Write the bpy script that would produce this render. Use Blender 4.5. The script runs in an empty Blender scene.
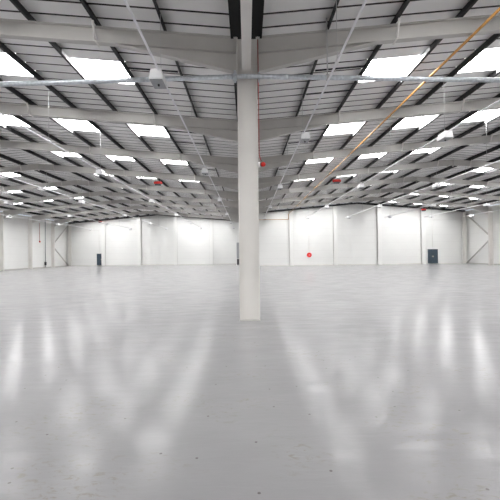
import bpy, math, random
from mathutils import Vector, Matrix
random.seed(4)
S = bpy.context.scene
COL = S.collection

# ------------------------------------------------------------------ materials
def mat(name, col, rough=.6, metal=0.0, noise=0.0, nscale=3.0, bump=0.0, bscale=30.0, spec=.5):
    m = bpy.data.materials.new(name); m.use_nodes = True
    nt = m.node_tree; b = nt.nodes['Principled BSDF']
    b.inputs['Base Color'].default_value = (*col, 1)
    b.inputs['Roughness'].default_value = rough
    b.inputs['Metallic'].default_value = metal
    b.inputs['Specular IOR Level'].default_value = spec
    tc = nt.nodes.new('ShaderNodeTexCoord')
    if noise:
        n = nt.nodes.new('ShaderNodeTexNoise'); n.inputs['Scale'].default_value = nscale
        n.inputs['Detail'].default_value = 4
        r = nt.nodes.new('ShaderNodeValToRGB')
        r.color_ramp.elements[0].position = .3; r.color_ramp.elements[1].position = .7
        r.color_ramp.elements[0].color = (*[c*(1-noise) for c in col], 1)
        r.color_ramp.elements[1].color = (*[min(1, c*(1+noise)) for c in col], 1)
        nt.links.new(tc.outputs['Object'], n.inputs['Vector'])
        nt.links.new(n.outputs['Fac'], r.inputs['Fac'])
        nt.links.new(r.outputs['Color'], b.inputs['Base Color'])
    if bump:
        n2 = nt.nodes.new('ShaderNodeTexNoise'); n2.inputs['Scale'].default_value = bscale
        bp = nt.nodes.new('ShaderNodeBump'); bp.inputs['Strength'].default_value = bump
        bp.inputs['Distance'].default_value = .01
        nt.links.new(tc.outputs['Object'], n2.inputs['Vector'])
        nt.links.new(n2.outputs['Fac'], bp.inputs['Height'])
        nt.links.new(bp.outputs['Normal'], b.inputs['Normal'])
    return m

M = {}
M['steel'] = mat('pale_grey_steel_paint', (.54,.526,.504), .5, noise=.03, nscale=1.5)
M['column'] = mat('pale_column_paint', (.74,.72,.69), .45, noise=.03, nscale=1.2)
M['deck'] = mat('roof_liner_sheet', (.88,.875,.865), .5, noise=.03, nscale=.7)
M['joint_shadow'] = mat('liner_joint_shadow', (.06,.05,.05), .8)  # near-black groove faces paint in the shadow gap between liner sheets
M['purlin'] = mat('dark_purlin_steel', (.014,.014,.015), .55, metal=.0, noise=.2, nscale=5)
M['gutter'] = mat('black_gutter_lining', (.006,.006,.006), .8)
M['post'] = mat('white_post_paint', (.84,.84,.82), .5)
M['white'] = mat('white_enamel', (.86,.86,.87), .35)
M['conduit'] = mat('pale_conduit', (.88,.88,.91), .3, metal=0)
M['wire'] = mat('hanger_wire', (.5,.5,.5), .5)
M['louvre'] = mat('grey_louvre', (.34,.35,.37), .4)
M['galv'] = mat('galvanised_pipe', (.62,.66,.70), .3, metal=.6, noise=.18, nscale=14, bump=.05, bscale=18)
M['copper'] = mat('ochre_pipe_paint', (.62,.33,.10), .25, metal=.25, spec=.8)
M['red'] = mat('red_plastic', (.68,.02,.015), .4)
M['redwire'] = mat('red_cable', (.42,.07,.06), .5)
M['dark'] = mat('dark_plastic', (.03,.03,.035), .5)
M['greybox'] = mat('grey_enclosure', (.33,.34,.35), .5)
M['door'] = mat('slate_blue_door_paint', (.045,.07,.095), .4, noise=.06, nscale=3)
M['glass'] = mat('dark_door_glass', (.02,.03,.04), .1)
M['brass'] = mat('door_hardware', (.6,.55,.42), .3, metal=.8)

# wall liner panels: faint horizontal micro-ribs and panel joints
def wall_mat():
    m = mat('white_wall_liner_panels', (.83,.83,.815), .5)
    nt = m.node_tree; b = nt.nodes['Principled BSDF']
    tc = nt.nodes.new('ShaderNodeTexCoord'); sp = nt.nodes.new('ShaderNodeSeparateXYZ')
    nt.links.new(tc.outputs['Object'], sp.inputs[0])
    mu = nt.nodes.new('ShaderNodeMath'); mu.operation = 'FRACT'
    dv = nt.nodes.new('ShaderNodeMath'); dv.operation = 'DIVIDE'; dv.inputs[1].default_value = 1.0
    nt.links.new(sp.outputs['Z'], dv.inputs[0]); nt.links.new(dv.outputs[0], mu.inputs[0])
    lt = nt.nodes.new('ShaderNodeMath'); lt.operation = 'LESS_THAN'; lt.inputs[1].default_value = .03
    nt.links.new(mu.outputs[0], lt.inputs[0])
    n = nt.nodes.new('ShaderNodeTexNoise'); n.inputs['Scale'].default_value = .5
    nt.links.new(tc.outputs['Object'], n.inputs['Vector'])
    r = nt.nodes.new('ShaderNodeValToRGB')
    r.color_ramp.elements[0].color = (.79,.79,.775,1); r.color_ramp.elements[1].color = (.86,.86,.845,1)
    nt.links.new(n.outputs['Fac'], r.inputs['Fac'])
    mx = nt.nodes.new('ShaderNodeMix'); mx.data_type = 'RGBA'
    mx.inputs[7].default_value = (.76,.76,.75,1)
    nt.links.new(lt.outputs[0], mx.inputs[0]); nt.links.new(r.outputs['Color'], mx.inputs[6])
    nt.links.new(mx.outputs[2], b.inputs['Base Color'])
    return m
M['wall'] = wall_mat()

def floor_mat():
    m = mat('painted_concrete_floor', (.40,.395,.415), .25)
    nt = m.node_tree; b = nt.nodes['Principled BSDF']; L = nt.links.new
    tc = nt.nodes.new('ShaderNodeTexCoord')
    def noise(scale, detail=4, rough=.5, vec=None, dist=0):
        n = nt.nodes.new('ShaderNodeTexNoise'); n.inputs['Scale'].default_value = scale
        n.inputs['Detail'].default_value = detail; n.inputs['Roughness'].default_value = rough
        n.inputs['Distortion'].default_value = dist
        L(vec or tc.outputs['Object'], n.inputs['Vector']); return n
    def ramp(src, stops):
        r = nt.nodes.new('ShaderNodeValToRGB'); e = r.color_ramp.elements
        e[0].position, e[0].color = stops[0][0], (*stops[0][1], 1)
        e[1].position, e[1].color = stops[1][0], (*stops[1][1], 1)
        L(src, r.inputs['Fac']); return r
    def mix(fac, a, bcol):
        x = nt.nodes.new('ShaderNodeMix'); x.data_type = 'RGBA'
        L(fac, x.inputs['Factor'])
        if isinstance(a, tuple): x.inputs[6].default_value = (*a, 1)
        else: L(a, x.inputs[6])
        if isinstance(bcol, tuple): x.inputs[7].default_value = (*bcol, 1)
        else: L(bcol, x.inputs[7])
        return x.outputs[2]
    def math2(op, a, bv):
        x = nt.nodes.new('ShaderNodeMath'); x.operation = op
        L(a, x.inputs[0])
        if isinstance(bv, (int, float)): x.inputs[1].default_value = bv
        else: L(bv, x.inputs[1])
        return x.outputs[0]
    base = ramp(noise(.45, 5).outputs['Fac'], [(.3, FLOOR_A), (.7, FLOOR_B)]).outputs['Color']
    # brown scuffs: fine noise gated by patches
    gate = ramp(noise(.9, 2).outputs['Fac'], [(.50, (0,0,0)), (.62, (1,1,1))]).outputs['Color']
    mp = nt.nodes.new('ShaderNodeMapping'); mp.inputs['Scale'].default_value = (1, 1.8, 1)
    mp.inputs['Rotation'].default_value = (0, 0, .4)
    L(tc.outputs['Object'], mp.inputs['Vector'])
    fine = ramp(noise(11, 5, .65, mp.outputs['Vector'], .6).outputs['Fac'], [(.54, (0,0,0)), (.66, (.8,.8,.8))]).outputs['Color']
    base = mix(math2('MULTIPLY', gate, fine), base, (.15,.13,.105))
    # small dark specks
    v = nt.nodes.new('ShaderNodeTexVoronoi'); v.voronoi_dimensions = '2D'; v.inputs['Scale'].default_value = 2.0
    L(tc.outputs['Object'], v.inputs['Vector'])
    sp = math2('LESS_THAN', v.outputs['Distance'], .024)
    sel = nt.nodes.new('ShaderNodeSeparateColor'); L(v.outputs['Color'], sel.inputs[0])
    sp = math2('MULTIPLY', sp, math2('LESS_THAN', sel.outputs[0], .45))
    base = mix(sp, base, (.07,.06,.06))
    L(base, b.inputs['Base Color'])
    rg = ramp(noise(1.2, 5, .6).outputs['Fac'], [(.3, (.55,)*3), (.7, (.65,)*3)]).outputs['Color']
    L(rg, b.inputs['Roughness'])
    mp2 = nt.nodes.new('ShaderNodeMapping'); mp2.inputs['Scale'].default_value = (.7, 2.6, 1)
    mp2.inputs['Rotation'].default_value = (0, 0, -.25)
    L(tc.outputs['Object'], mp2.inputs['Vector'])
    bn = noise(5, 5, .6, mp2.outputs['Vector'], .4)
    bp = nt.nodes.new('ShaderNodeBump'); bp.inputs['Strength'].default_value = .35
    bp.inputs['Distance'].default_value = .008
    L(bn.outputs['Fac'], bp.inputs['Height']); L(bp.outputs['Normal'], b.inputs['Normal'])
    b.inputs['Specular IOR Level'].default_value = .2
    cg = ramp(noise(1.6, 5, .65, mp2.outputs['Vector']).outputs['Fac'], [(.35, (.16,)*3), (.68, (.8,)*3)]).outputs['Color']
    L(cg, b.inputs['Coat Weight']); b.inputs['Coat Roughness'].default_value = .05; b.inputs['Sheen Weight'].default_value = .22; b.inputs['Sheen Roughness'].default_value = .45; b.inputs['Coat IOR'].default_value = 1.2
    hf = math2('MULTIPLY_ADD', noise(22, 4, .6, mp2.outputs['Vector']).outputs['Fac'], .35)
    L(math2('MULTIPLY', bn.outputs['Fac'], .45), hf.node.inputs[2])
    bp2 = nt.nodes.new('ShaderNodeBump'); bp2.inputs['Strength'].default_value = .22; bp2.inputs['Distance'].default_value = .012
    L(hf, bp2.inputs['Height']); L(bp2.outputs['Normal'], b.inputs['Coat Normal'])
    return m
FLOOR_A, FLOOR_B = (.176,.172,.179), (.212,.207,.214)
M['floor'] = floor_mat()

# rooflight: diffusing sheet glowing with the daylight behind it
m = bpy.data.materials.new('daylit_rooflight_sheet'); m.use_nodes = True
nt = m.node_tree; nt.nodes.clear()
o_ = nt.nodes.new('ShaderNodeOutputMaterial'); e_ = nt.nodes.new('ShaderNodeEmission')
e_.inputs['Color'].default_value = (1.0, .995, .99, 1); e_.inputs['Strength'].default_value = 17.0
nt.links.new(e_.outputs[0], o_.inputs[0]); M['sky'] = m

# ------------------------------------------------------------------ mesh helpers
class MB:
    def __init__(s): s.v = []; s.f = []; s.mi = []; s.sm = []
    def add(s, vs, fs, mi=0, smooth=False):
        n = len(s.v); s.v += [tuple(v) for v in vs]
        for f in fs: s.f.append(tuple(n+i for i in f)); s.mi.append(mi); s.sm.append(smooth)
        return s
    def box(s, x0, x1, y0, y1, z0, z1, mi=0):
        vs = [(x,y,z) for z in (z0,z1) for y in (y0,y1) for x in (x0,x1)]
        return s.add(vs, [(0,2,3,1),(4,5,7,6),(0,1,5,4),(2,6,7,3),(0,4,6,2),(1,3,7,5)], mi)
    def prism_y(s, prof, y0, y1, mi=0):      # polygon in x,z pushed along y
        n = len(prof)
        vs = [(x,y0,z) for x,z in prof] + [(x,y1,z) for x,z in prof]
        fs = [tuple(range(n))[::-1], tuple(range(n,2*n))] + [(i,(i+1)%n,n+(i+1)%n,n+i) for i in range(n)]
        return s.add(vs, fs, mi)
    def tube(s, a, b, r, n=12, r2=None, mi=0):
        a = Vector(a); b = Vector(b); d = (b-a).normalized()
        u = d.orthogonal().normalized(); w = d.cross(u)
        r2 = r if r2 is None else r2
        vs = [a + (u*math.cos(t)+w*math.sin(t))*r for t in [2*math.pi*i/n for i in range(n)]]
        vs += [b + (u*math.cos(t)+w*math.sin(t))*r2 for t in [2*math.pi*i/n for i in range(n)]]
        s.add(vs, [(i,(i+1)%n,n+(i+1)%n,n+i) for i in range(n)], mi, True)
        k = len(s.v)-2*n
        s.f += [tuple(range(k,k+n))[::-1], tuple(range(k+n,k+2*n))]; s.mi += [mi,mi]; s.sm += [False,False]
        return s
    def build(s, name, mats, parent=None):
        me = bpy.data.meshes.new(name); me.from_pydata(s.v, [], s.f)
        if not isinstance(mats, (list, tuple)): mats = [mats]
        for m in mats: me.materials.append(m)
        for p, i, sm in zip(me.polygons, s.mi, s.sm): p.material_index = i; p.use_smooth = sm
        me.update()
        import bmesh
        bm = bmesh.new(); bm.from_mesh(me); bmesh.ops.recalc_face_normals(bm, faces=bm.faces); bm.to_mesh(me); bm.free()
        o = bpy.data.objects.new(name, me); COL.objects.link(o)
        if parent: o.parent = parent
        return o
def root(name, loc, label, cat, group=None):
    o = bpy.data.objects.new(name, None); COL.objects.link(o); o.location = loc
    o.empty_display_size = .2
    tag(o, label, cat, group); return o
def tag(o, label, cat, group=None):
    o['label'] = label; o['category'] = cat
    if group: o['group'] = group
    return o
def struct(o): o['kind'] = 'structure'; return o
def copy_tree(o, loc, label, group=None):
    r = o.copy(); COL.objects.link(r); r.location = loc; r['label'] = label
    if group: r['group'] = group
    for ch in list(o.children):
        c = ch.copy(); COL.objects.link(c); c.parent = r
        for g in list(ch.children):
            d = g.copy(); COL.objects.link(d); d.parent = c
    return r
ORD = ['nearest','second nearest','third nearest','fourth nearest','fifth nearest','sixth nearest','seventh nearest','eighth nearest','ninth nearest']
NTH = ['first','second','third','fourth','fifth','sixth','seventh','eighth','ninth','tenth']

# ------------------------------------------------------------------ dimensions
D0, BAY, SPAN, SL = 9.52, 6.0, 30.0, .085
ZR = 7.05                     # rafter top at valley / eave
YF = lambda k: D0 + BAY*k
KB = -4                       # frame line at the back wall
KR, KL = 7, 9                 # frame line at the far wall: right nave, left nave
YB = YF(KB)-.3
YR, YL = YF(KR)+.35, YF(KL)+.35
def zr(x):                    # top-of-rafter height
    a = abs(x); d = min(a, SPAN-a); return ZR + SL*max(d, 0)
ZD = .235                      # deck above rafter top
PX = [2.06+1.68*i for i in range(8)]
RP = BAY/11

# ------------------------------------------------------------------ shell
struct(MB().box(-30.4, 30.4, YB-.3, YL+.3, -.2, 0).build('floor', M['floor']))
def gable(name, side, y0, y1):
    s = side
    pr = [(0,0),(s*30.3,0),(s*30.3,zr(30)+.16),(s*15,zr(15)+.16),(0,zr(0)+.16)]
    return struct(MB().prism_y(pr, y0, y1).build(name, M['wall']))
gable('wall_far_left', -1, YL, YL+.2)
gable('wall_far_right', 1, YR, YR+.2)
gable('wall_back_left', -1, YB-.2, YB); gable('wall_back_right', 1, YB-.2, YB)
struct(MB().box(-30.3, -30.05, YB, YL, 0, ZR+.16).build('wall_left', M['wall']))
struct(MB().box(30.05, 30.3, YB, YR, 0, ZR+.16).build('wall_right', M['wall']))
struct(MB().box(.02, .2, YR+.2, YL, 0, ZR).build('wall_step', M['wall']))
struct(MB().box(-30.05, 0, YL-.05, YL, 0, .10).build('baseboard_far_left', M['column']))
struct(MB().box(0.3, 30.05, YR-.05, YR, 0, .10).build('baseboard_far_right', M['column']))
struct(MB().box(-30.05, -30.0, YB, YL-.05, 0, .12).build('baseboard_left', M['steel']))
struct(MB().box(30.0, 30.05, YB, YR-.05, 0, .12).build('baseboard_right', M['steel']))

# roof liner: sheets with recessed joints every RP metres, openings for the rooflights
def sky_slots(sgn, half):     # x-ranges of the rooflights on one slope (distance from valley or eave)
    return [(PX[1],PX[2]),(PX[3],PX[4]),(PX[5],PX[6])]
ceil = MB(); skies = []
def deck(sgn, kend):
    slopes = [('in', lambda d: sgn*d), ('out', lambda d: sgn*(SPAN-d))]
    y0s = YF(KB) - .3
    for nm, fx in slopes:
        dxs = [.36 if nm == 'in' else -.1] + PX + [15.0]
        for i in range(len(dxs)-1):
            a, b = dxs[i], dxs[i+1]
            isky = (i in (2,4,6))        # between PX[1]-PX[2], PX[3]-PX[4], PX[5]-PX[6]
            xa, xb = fx(a), fx(b)
            za, zb = ZR+SL*a+ZD, ZR+SL*b+ZD
            y = YF(KB)-.06-RP
            yend = (YR if sgn > 0 else YL)+.1
            j = -1
            while y < yend:
                y1 = min(y+RP, yend)
                loc = (j % 11)
                k = j//11
                l0 = 5 if k+KB == (KR if sgn > 0 else KL)-1 else 4  # last-bay rooflights added to brighten the far walls, shifted behind the rafter
                if isky and l0 <= loc <= l0+2 and k+KB < (KR if sgn > 0 else KL):
                    if loc == l0: skies.append((sgn, nm, i, k+KB, a, b, y, y+3*RP))
                else:
                    g = .065
                    ceil.add([(xa,y+g,za),(xb,y+g,zb),(xb,y1,zb),(xa,y1,za)], [(0,1,2,3)], 0)
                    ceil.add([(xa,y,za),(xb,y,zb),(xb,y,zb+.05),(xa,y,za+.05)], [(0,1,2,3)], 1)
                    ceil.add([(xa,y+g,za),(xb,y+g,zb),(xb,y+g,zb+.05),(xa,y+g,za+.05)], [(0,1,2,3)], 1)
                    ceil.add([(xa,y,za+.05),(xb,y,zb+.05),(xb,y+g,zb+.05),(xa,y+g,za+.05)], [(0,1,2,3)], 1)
                y = y1; j += 1
deck(-1, KL); deck(1, KR)
struct(ceil.build('ceiling', [M['deck'], M['joint_shadow']]))

# ------------------------------------------------------------------ rooflights
wn = 0
SIDE = {-1: 'left', 1: 'right'}
for (sgn, nm, i, k, a, b, y0, y1) in skies:
    fx = (lambda d: sgn*d) if nm == 'in' else (lambda d: sgn*(SPAN-d))
    cx, cy = fx((a+b)/2), (y0+y1)/2; cz = ZR+SL*(a+b)/2+ZD
    def P(d, y, dz=0): return (fx(d)-cx, y-cy, ZR+SL*d+ZD+dz-cz)
    pan = MB(); q = [P(a,y0,.02),P(b,y0,.02),P(b,y1,.02),P(a,y1,.02)]; t = [(x,y,z+.02) for x,y,z in q]
    pan.add(q+t, [(0,1,2,3),(4,7,6,5),(0,4,5,1),(1,5,6,2),(2,6,7,3),(3,7,4,0)])
    fr = MB()
    e = .035; q = [P(a,y0,-.012),P(b,y0,-.012),P(b,y1,-.012),P(a,y1,-.012),P(a+e,y0+e,-.012),P(b-e,y0+e,-.012),P(b-e,y1-e,-.012),P(a+e,y1-e,-.012)]
    t = [(x,y,z+.028) for x,y,z in q]
    fr.add(q+t, [f for i_ in range(4) for j_ in [(i_+1)%4] for f in ((i_,j_,4+j_,4+i_),(8+i_,8+j_,12+j_,12+i_),(i_,j_,8+j_,8+i_),(4+i_,4+j_,12+j_,12+i_))])
    if k < 0:
        wn += 1
        r = bpy.data.objects.new('window_%d' % wn, None); COL.objects.link(r); r.location = (cx,cy,cz); r['kind'] = 'structure'
    else:
        idx = {2:0,4:1,6:2}[i]
        if nm == 'in': w = '%s out from the central valley' % NTH[idx]
        else: w = '%s in from the side wall' % NTH[idx]
        r = root('skylight', (cx,cy,cz), 'bright skylight, %s roof, %s row, %s' % (SIDE[sgn], ORD[k], w), 'skylight', 'skylights in the roof')
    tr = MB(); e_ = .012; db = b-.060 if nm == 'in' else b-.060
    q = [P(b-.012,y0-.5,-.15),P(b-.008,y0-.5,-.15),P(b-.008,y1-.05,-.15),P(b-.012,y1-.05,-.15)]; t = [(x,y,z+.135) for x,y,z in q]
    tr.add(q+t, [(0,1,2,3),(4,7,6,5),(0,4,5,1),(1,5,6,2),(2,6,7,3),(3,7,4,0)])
    tr.build('lit_purlin_strip', M['white'], r)  # white strip imitating the skylit side of the purlin web
    pan.build('panel', M['sky'], r); fr.build('frame', M['white'], r)

# ------------------------------------------------------------------ columns
def col_parts(r, h, sx=0):
    MB().box(-.23,.23,-.009,.009,.02,h).build('web', M['column'], r)
    for s in (-1,1):
        MB().box(min(s*.25,s*.23),max(s*.25,s*.23),-.105,.105,.02,h).build('flange', M['column'], r)
    MB().box(-.255,.255,-.115,.115,0,.02).build('base_plate', M['steel'], r)
first = None; n = 0
for k in range(-2, KL, 2):
    if k < 0:
        lab = 'grey steel column on the central line behind the viewpoint'
    elif k == 0: lab = 'large pale steel column standing in the centre foreground'
    else: lab = 'pale steel column in the central line hidden directly behind the foreground column'
    grp = None if k == 0 else ('central columns behind the viewpoint' if k < 0 else 'central columns behind the foreground one')
    if first is None: first = root('steel_column', (0,YF(k),0), lab, 'column', grp); col_parts(first, ZR-.005)
    else:
        c = copy_tree(first, (0,YF(k),0), lab)
        if grp: c['group'] = grp
        elif 'group' in c: del c['group']
for s in (-1,1):
    kend = KL if s < 0 else KR
    vis = [k for k in range(2, kend+1)]
    for k in vis:
        fromcorner = kend-k
        if k == kend: lab = 'pale steel column in the far corner of the %s side wall' % SIDE[s]
        elif k >= kend-3: lab = 'pale steel column against the %s side wall, %s before the far corner' % (SIDE[s], ['','one','two','three'][fromcorner])
        else: lab = 'pale steel column against the %s side wall, out of frame' % SIDE[s]
        c = copy_tree(first, (s*(29.5 if k == kend else 29.22),YF(k),0), lab)
        c['group'] = 'columns of the %s side wall' % SIDE[s]
# ------------------------------------------------------------------ gable posts
for s in (-1,1):
    yw = YL if s < 0 else YR
    for i, x in enumerate((6,12,18,24)):
        X = s*x; h = zr(x)-.08
        r = root('gable_post', (X,yw-.18,0), 'white post on the far wall of the %s hall, %s from the central column' % (SIDE[s], NTH[i]), 'post', 'posts on the far walls')
        MB().box(-.27,.27,-.15,-.13,.0,h).box(-.03,.03,-.13,.15,0,h).build('flange_face', M['post'], r)
        MB().box(-.31,-.275,.10,.17,0,h).box(.275,.31,.10,.17,0,h).build('edge_trim', M['steel'], r)
# dark strip standing in for the purlin-level shadow atop each far wall
for s in (-1,1):
    yw = YL if s < 0 else YR
    for nm in ('inner','outer'):
        xa, xb = (.3,15) if nm == 'inner' else (15,29.7)
        b = MB(); b.prism_y([(s*xa,zr(xa)-.02),(s*xb,zr(xb)-.02),(s*xb,zr(xb)+.18),(s*xa,zr(xa)+.18)], yw-.34, yw-.01)
        o = b.build('gable_shadow_strip', M['purlin'])
        tag(o, 'dark shadow strip along the top of the far %s wall, %s' % (SIDE[s], 'between valley and ridge' if nm == 'inner' else 'between ridge and side wall'), 'beam')

# ------------------------------------------------------------------ rafters with haunches and fly braces
def rafter(sgn, nm, k, kend):
    fx = (lambda d: sgn*d) if nm == 'in' else (lambda d: sgn*(SPAN-d))
    r = root('roof_rafter', (fx(.3),YF(k),ZR),
             ('pale rafter from central valley to ridge of the %s roof, %s' % (SIDE[sgn], ORD[k] if k >= 0 else 'behind the viewpoint')) if nm == 'in' else
             ('pale rafter from ridge to side wall of the %s roof, %s' % (SIDE[sgn], ORD[k] if k >= 0 else 'behind the viewpoint')),
             'rafter', 'roof rafters' if k >= 0 else 'roof rafters behind the viewpoint')
    ox, oz = fx(.3), ZR
    def Q(d, z): return (fx(d)-ox, z-oz)
    d0 = .255 if nm == 'in' else 1.05
    T, W, H = .018, .09, .40
    t = lambda d: ZR+SL*d
    b = MB()
    b.prism_y([Q(d0,t(d0)),Q(15,t(15)),Q(15,t(15)-T),Q(d0,t(d0)-T)], -W, W)
    b.prism_y([Q(d0,t(d0)-H+T),Q(15,t(15)-H+T),Q(15,t(15)-H),Q(d0,t(d0)-H)], -W, W)
    b.prism_y([Q(d0,t(d0)-T),Q(15,t(15)-T),Q(15,t(15)-H+T),Q(d0,t(d0)-H+T)], -.006, .006)
    b.prism_y([Q(14.98,t(15)),Q(15,t(15)),Q(15,t(15)-H-.1),Q(14.98,t(15)-H-.1)], -W, W)
    b.build('beam', M['steel'], r)
    hz = 6.19; d1 = 3.2
    h = MB()
    h.prism_y([Q(d0,hz+T),Q(d1,t(d1)-H+.0),Q(d1,t(d1)-H-T),Q(d0,hz)], -W, W)
    h.prism_y([Q(d0,t(d0)-H),Q(d1,t(d1)-H),Q(d0,hz+T)], -.006, .006)
    h.prism_y([Q(d0,t(d0)),Q(d0+.022,t(d0)),Q(d0+.022,hz-.03),Q(d0,hz-.03)], -.1, .1)
    h.build('haunch', M['steel'], r)
    for i, d in enumerate((PX[1], PX[4], PX[7])):
        f = MB(); p = Q(d, t(d)-H+.03); 
        f.tube((p[0], -.12, p[1]), (p[0], -.30, Q(d, t(d)+.01)[1]), .032, 8)
        f.box(p[0]-.02,p[0]+.02,-.13,.13,p[1]-.05,p[1]-.03)
        f.build('fly_brace', M['column'], r)
    return r
for sgn, kend in ((-1,KL),(1,KR)):
    for nm in ('in','out'):
        for k in range(-1, kend): rafter(sgn, nm, k, kend)

# ------------------------------------------------------------------ purlins (one continuous member per line)
for sgn in (-1,1):
    yend = (YL if sgn < 0 else YR)-.36
    for nm in ('in','out'):
        for i, d in enumerate(PX):
            X = sgn*d if nm == 'in' else sgn*(SPAN-d)
            zb = ZR+SL*d+.004; inw = -sgn if nm == 'in' else sgn   # bottom flange turns downslope
            z1 = ZR+SL*d+ZD-.014
            b = MB(); e = inw
            for q in ((0, .006, 0, z1-zb), (0, .07, 0, .006), (-.0455, .006, z1-zb-.006, z1-zb), (.064, .07, 0, .022)):
                xa, xb = sorted((e*q[0], e*q[1])); b.box(xa, xb, 0, yend-YB, q[2], q[3])
            o = b.build('purlin', M['purlin']); o.location = (X, YB, zb)
            w = ('%s out from the central valley' % NTH[i]) if nm == 'in' else ('%s in from the side wall' % NTH[i])
            tag(o, 'long dark purlin running away under the %s roof, %s' % (SIDE[sgn], w), 'purlin', 'purlins under the roof')
# purlin braces between the first two purlins of each inner slope
for sgn in (-1,1):
    for k in range(0, 4):
        for j, yy in enumerate((YF(k)+2.2, YF(k)+3.95)):
            xa, xb = PX[0]+.06, PX[1]-.06
            if j == 1 and k == 0 and sgn < 0: continue
            b = MB(); b.prism_y([(sgn*(x)-0, z) for x, z in ((xa,zr(xa)+.05),(xb,zr(xb)+.05),(xb,zr(xb)+.09),(xa,zr(xa)+.09))], yy-.02, yy+.02)
            o = b.build('purlin_brace', M['purlin'])
            tag(o, 'thin dark brace between inner purlins of the %s roof, %s bay, %s one' % (SIDE[sgn], ORD[k], 'nearer' if j == 0 else 'farther'), 'brace', 'purlin braces')

# valley gutter and longitudinal tie beam over the central column line
g = MB()
g.box(-.36,.34,YB,YR-.02,ZR+.01,ZR+.03)
g.box(-.39,-.36,YB,YR-.02,ZR+.01,ZR+.26); g.box(.34,.37,YB,YR-.02,ZR+.01,ZR+.26)
g.box(-.40,-.365,YB,YR-.02,ZR+.008,ZR+.05); g.box(.345,.38,YB,YR-.02,ZR+.008,ZR+.05)
tag(g.build('valley_gutter', M['gutter']), 'black valley gutter running overhead above the central column', 'gutter')
first_t = None
for k in range(-2, KR):
    if k == -1: lab = 'pale square tie beam running overhead towards the viewer from the foreground column'
    elif k < -1: lab = 'pale tie beam over the central line behind the viewpoint'
    else: lab = 'pale tie beam hidden behind the foreground column'
    b = MB().box(-.12,.092,.13,BAY-.13,0,.23)
    b.box(-.14,.12,.112,.13,-.03,.26); b.box(-.14,.12,BAY-.13,BAY-.112,-.03,.26)
    o = b.build('tie_beam', M['column']); o.location = (0,YF(k),6.22)
    tag(o, lab, 'beam', None if k == -1 else ('tie beams behind the viewpoint' if k < -1 else 'tie beams beyond the foreground column'))

# ------------------------------------------------------------------ K bracing in the far bays of the side walls
for s, ka in ((-1,KL-1),(1,KR-1)):
    y0, y1 = YF(ka), YF(ka+1)
    for up in (1,0):
        b = MB(); b.tube((s*29.3,y0+.15,3.45 if up else 3.15), (s*29.7,y1-.15,6.7 if up else .12), .095, 10)
        b.box(min(s*29.27,s*29.33),max(s*29.27,s*29.33),y0+.1,y0+.4,3.45-.1 if up else 3.0,3.6 if up else 3.25)
        tag(b.build('wall_brace', M['steel']), 'grey diagonal brace at the far end of the %s side wall, %s' % (SIDE[s], 'upper one' if up else 'lower one'), 'brace')

# ------------------------------------------------------------------ horizontal galvanised pipe across the column
def px_(x): return 6.02-.024*abs(x)
yp = 9.52-.105-.09
r = root('galvanised_pipe', (0,yp,5.9), 'thick horizontal galvanised pipe crossing in front of the central column', 'pipe')
b = MB(); xs = [-14,-6.6,0,6.6,14]
for a, c in zip(xs[:-1], xs[1:]): b.tube((a,0,px_(a)-5.9), (c,0,px_(c)-5.9), .058, 16)
b.build('pipe_run', M['galv'], r)
for x in (-6.6,.9,6.6):
    MB().tube((x-.09,0,px_(x)-5.9), (x+.09,0,px_(x)-5.9), .068, 16).build('pipe_coupling', M['galv'], r)
for x in (-9.8,-5.4,1.98,5.7,9.8):
    if abs(x) in (5.4, 5.7): continue
    MB().tube((x,0,px_(x)-5.9+.06), (x,0,zr(x)+ZD-5.9-.005), .012 if abs(x) > 2 else .018, 8).tube((x-.03,0,px_(x)-5.9),(x+.03,0,px_(x)-5.9),.078,16).build('hanger_rod', M['wire'], r)
b = MB().box(-.33,-.27,-.03,.09,-.0,.26).box(-.35,-.25,-.08,-.068,-.03,.17).box(.27,.31,-.02,.09,.0,.22)
b.build('column_bracket', M['galv'], r)

# ------------------------------------------------------------------ lighting runs with luminaires
ZC = 5.80
def lum_parts(r, L):
    w = .155
    body = MB().prism_y([(-w,.0),(w,.0),(w,.05),(w*.75,.23),(-w*.75,.23),(-w,.05)], -L/2, L/2)
    body.box(-.04,.04,-.06,.06,.23,.27)
    body.build('housing', M['white'], r)
    lv = MB().box(-w+.015,w-.015,-L/2+.015,L/2-.015,-.02,-.001)
    lv.build('louvre', M['louvre'], r)
    MB().box(-.01,.03,-.02,.02,-.06,-.02).build('sensor', M['dark'], r)
def light_run(sgn, X, ys, n, yend, L):
    side = SIDE[sgn]; x = sgn*X
    r = root('lighting_conduit', (x,0,ZC), 'thin pale conduit line hung under the %s roof, %s out from the central column' % (side, NTH[n]), 'conduit', 'hanging conduit lines')
    b = MB().tube((0,-6,0),(0,yend,0), .026, 8)
    b.build('conduit_tube', M['conduit'], r)
    y = ys[0]+BAY*.0+.0 - 15
    # couplings and hanging wires half way between the luminaires
    for y in [ys[0]-5] + [q+5 for q in ys]:
        if y > yend-1 or y < -5: continue
        MB().tube((0,y-.09,0),(0,y+.09,0), .04, 8).build('coupling', M['white'], r)
    for y in sorted([ys[0]-5] + [q+5 for q in ys] + [q+.01 for q in ys]):
        if y > yend-1 or y < -5: continue
        MB().tube((0,y,.02),(0,y,zr(X)+(.003 if min(abs(min(X,SPAN-X)-q) for q in PX) < .1 else ZD-.01)-ZC), .007, 6).build('hanger_wire', M['wire'], r)
    for j, y in enumerate(ys):
        if y > yend+.5: continue
        l = root('luminaire', (x-sgn*0+sgn*(.06 if n == 0 else .0), y, ZC-.20), 'white box light, %s hanging line of the %s roof, %s along it' % (NTH[n], side, ORD[j]), 'light', 'luminaires on the hanging conduits')
        lum_parts(l, L)
for n, X in enumerate((1.99,7.15,12.4,17.9,24.0)):
    light_run(-1, X, [8.75,18.6,28.6,38.6,48.5,58.4], n, 59.5, .5)
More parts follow.
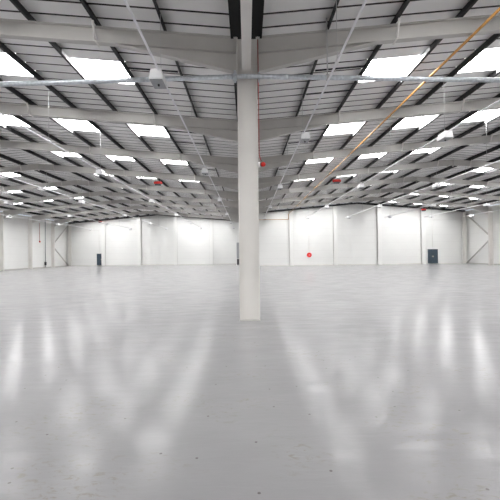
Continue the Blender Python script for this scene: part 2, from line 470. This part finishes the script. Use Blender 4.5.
for n, X in enumerate((1.95,6.95,11.6,16.3,21.0,25.6)):
    light_run(1, X, [3.2,13.3,23.2,33.2,43.2], n, 45.0, .5)

# ------------------------------------------------------------------ ochre pipe under the right roof
r = root('ochre_pipe', (5.62,0,7.02), 'long ochre pipe running away under the right roof to the far wall', 'pipe')
XO, ZO = 0, 0
b = MB(); b.tube((0,-8,0),(0,YR-.35,0), .034, 12); b.tube((0,YR-.35,.0),(0,YR-.35,-.75),.04,10)
b.tube((.04,YR-.35,-.75),(-5.3,YR-.35,-.75),.035,10)
b.build('pipe_run', M['copper'], r)
for k in range(-2, KR):
    MB().box(-.012,.012,YF(k)-.02,YF(k)+.02,.03,zr(5.62)-.402-7.02).build('pipe_clip', M['wire'], r)

# ------------------------------------------------------------------ alarm devices
r = root('alarm_sounder', (.262,9.47,3.87), 'small red alarm sounder on the right edge of the central column', 'alarm')
MB().tube((-.008,0,0),(.05,-.02,0), .065, 14).build('mount', M['white'], r)
MB().tube((.05,-.02,0),(.08,-.03,0), .05, 14).build('neck', M['dark'], r)
MB().tube((.08,-.03,0),(.13,-.05,0), .058, 16).tube((.13,-.05,0),(.165,-.062,0), .058, 16, .03).build('dome', M['red'], r)
b = MB(); pts = [(.275,9.41,6.98),(.275,9.41,4.15),(.29,9.42,4.05),(.33,9.43,3.95)]
for a, c in zip(pts[:-1], pts[1:]): b.tube(a, c, .011, 6)
tag(b.build('alarm_cable', M['redwire']), 'red cable running down the right edge of the central column', 'cable')

def red_unit(loc, label, sc=1.0):
    r = root('red_ceiling_unit', loc, label, 'ceiling unit', 'red units under the roof')
    s = sc
    b = MB(); b.tube((-.24*s,0,0),(.24*s,0,0), .12*s, 16); b.tube((-.30*s,0,0),(-.24*s,0,0), .07*s, 16, .12*s); b.tube((.24*s,0,0),(.30*s,0,0), .12*s, 16, .07*s)
    b.build('red_body', M['red'], r)
    MB().box(-.22*s,.2*s,-.09*s,.09*s,-.19*s,-.08*s).build('dark_base', M['dark'], r)
    x, y, z = loc
    d = zr(x)+ZD-z
    MB().tube((-.2*s,0,.1*s),(-.2*s,0,d-.01), .01, 6).tube((.2*s,0,.1*s),(.2*s,0,d-.01), .01, 6).build('hanger_wire', M['wire'], r)
red_unit((-6.5,27.9,6.95), 'red unit with dark base hanging under the left roof near its middle')
red_unit((6.6,27.9,6.95), 'red unit with dark base hanging under the right roof beside the ochre pipe')
red_unit((-23.0,59.8,7.0), 'small red unit high up in front of the far left wall', .9)
red_unit((23.5,50.4,7.25), 'small red unit high up in front of the far right wall', 1.0)

# red reel on the far right wall with its drop conduit
r = root('fire_hose_reel', (8.4,YR-.02,1.42), 'round red hose reel mounted low on the far right wall', 'hose reel')
MB().box(-.38,.38,-.03,.015,-.38,.38).build('back_board', M['white'], r)
MB().tube((0,-.03,0),(0,-.16,0), .33, 24).build('reel_drum', M['red'], r)
MB().tube((0,-.16,0),(0,-.19,0), .045, 16).build('hub', M['white'], r)
b = MB().tube((8.4,YR-.04,1.85),(8.4,YR-.04,6.4),.02,8)
tag(b.build('drop_conduit', M['column']), 'thin vertical conduit on the far wall above the red hose reel', 'conduit')
# control box on the second central column
r = root('control_box', (-.38,YF(2)-.02,1.05), 'tall narrow grey control box on the column behind the foreground column', 'box')
MB().box(-.26,.13,-.09,.09,.35,1.25).build('enclosure', M['greybox'], r)
MB().box(-.25,.13,-.08,.08,0,.33).build('dark_socket', M['dark'], r)
MB().box(-.29,-.262,-.1,.1,-.02,1.7).build('edge_trunking', M['white'], r)
# left wall: red drop and dark downpipe
r = root('wall_sounder', (-30.0,55.3,3.8), 'small red device on the left wall with a red cable above it', 'alarm')
MB().box(-.05,.07,-.09,.09,-.1,.12).build('device', M['red'], r)
MB().box(-.04,-.01,-.02,.02,.12,2.7).build('red_cable', M['redwire'], r)
r = root('downpipe', (-29.93,56.7,0), 'dark vertical downpipe on the left wall beside a steel column', 'pipe')
MB().tube((0,0,.05),(0,0,6.95),.055,10).build('pipe', M['greybox'], r)
MB().box(-.08,.1,-.13,.13,.35,.85).build('valve_box', M['dark'], r)

# ------------------------------------------------------------------ doors
def door(n, X, yw, w, leaves, h=2.02):
    r = bpy.data.objects.new('door_%d' % n, None); COL.objects.link(r); r.location = (X,yw,0); r['kind'] = 'structure'
    f = .10
    MB().box(-w/2-f,-w/2,-.07,.0,0,h+f).box(w/2,w/2+f,-.07,.0,0,h+f).box(-w/2,w/2,-.07,.0,h,h+f).build('door_frame', M['post'], r)
    lw = w/leaves
    for i in range(leaves):
        x0 = -w/2+i*lw
        lf = MB().box(x0+.01,x0+lw-.01,-.05,-.01,.01,h-.01)
        for z0, z1 in ((.12,.62),(.74,1.24),(1.36,1.88)): lf.box(x0+.10,x0+lw-.10,-.058,-.05,z0,z1)
        l = lf.build('door_leaf', M['door'], r)
        hx = x0+lw-.07 if i == 0 else x0+.07
        MB().box(hx-.03,hx+.03,-.085,-.058,.92,1.12).build('door_handle', M['brass'], l)
    return r
door(1, -24.75, YL, .82, 1); door(2, 25.3, YR, 1.42, 2)
def cond(name, pts, label):
    b = MB()
    for a, c in zip(pts[:-1], pts[1:]): b.tube(a, c, .02, 8)
    tag(b.build(name, M['column']), label, 'conduit')
cond('wall_conduit', [(-24.75,YL-.04,2.2),(-24.75,YL-.04,5.9),(-29.6,YL-.04,5.75)], 'thin conduit dropping to the single door on the far left wall')
cond('wall_conduit', [(25.3,YR-.04,2.2),(25.3,YR-.04,6.0),(29.6,YR-.04,6.0)], 'thin conduit dropping to the double door on the far right wall')

# ------------------------------------------------------------------ world, camera
w = bpy.data.worlds.new('World'); S.world = w; w.use_nodes = True
w.node_tree.nodes['Background'].inputs['Color'].default_value = (.8,.87,1,1)
w.node_tree.nodes['Background'].inputs['Strength'].default_value = 1.0
cam = bpy.data.cameras.new('camera'); co = bpy.data.objects.new('camera', cam); COL.objects.link(co)
F = 381.0
cam.sensor_width = 36; cam.lens = 36*F/500; cam.clip_end = 300; cam.clip_start = .05
yaw = math.atan(3/F); pit = math.atan(4/F); roll = .0122
f = Vector((math.sin(yaw)*math.cos(pit), math.cos(yaw)*math.cos(pit), math.sin(pit)))
rt = f.cross(Vector((0,0,1))).normalized(); up = rt.cross(f)
r2 = rt*math.cos(roll) - up*math.sin(roll); u2 = up*math.cos(roll) + rt*math.sin(roll)
mt = Matrix((r2, u2, -f)).transposed().to_4x4(); mt.translation = Vector((-.055, 0, 1.65))
co.matrix_world = mt; S.camera = co
S.view_settings.view_transform = 'Standard'; S.view_settings.look = 'None'
S.view_settings.gamma = 1; S.view_settings.exposure = 0.42
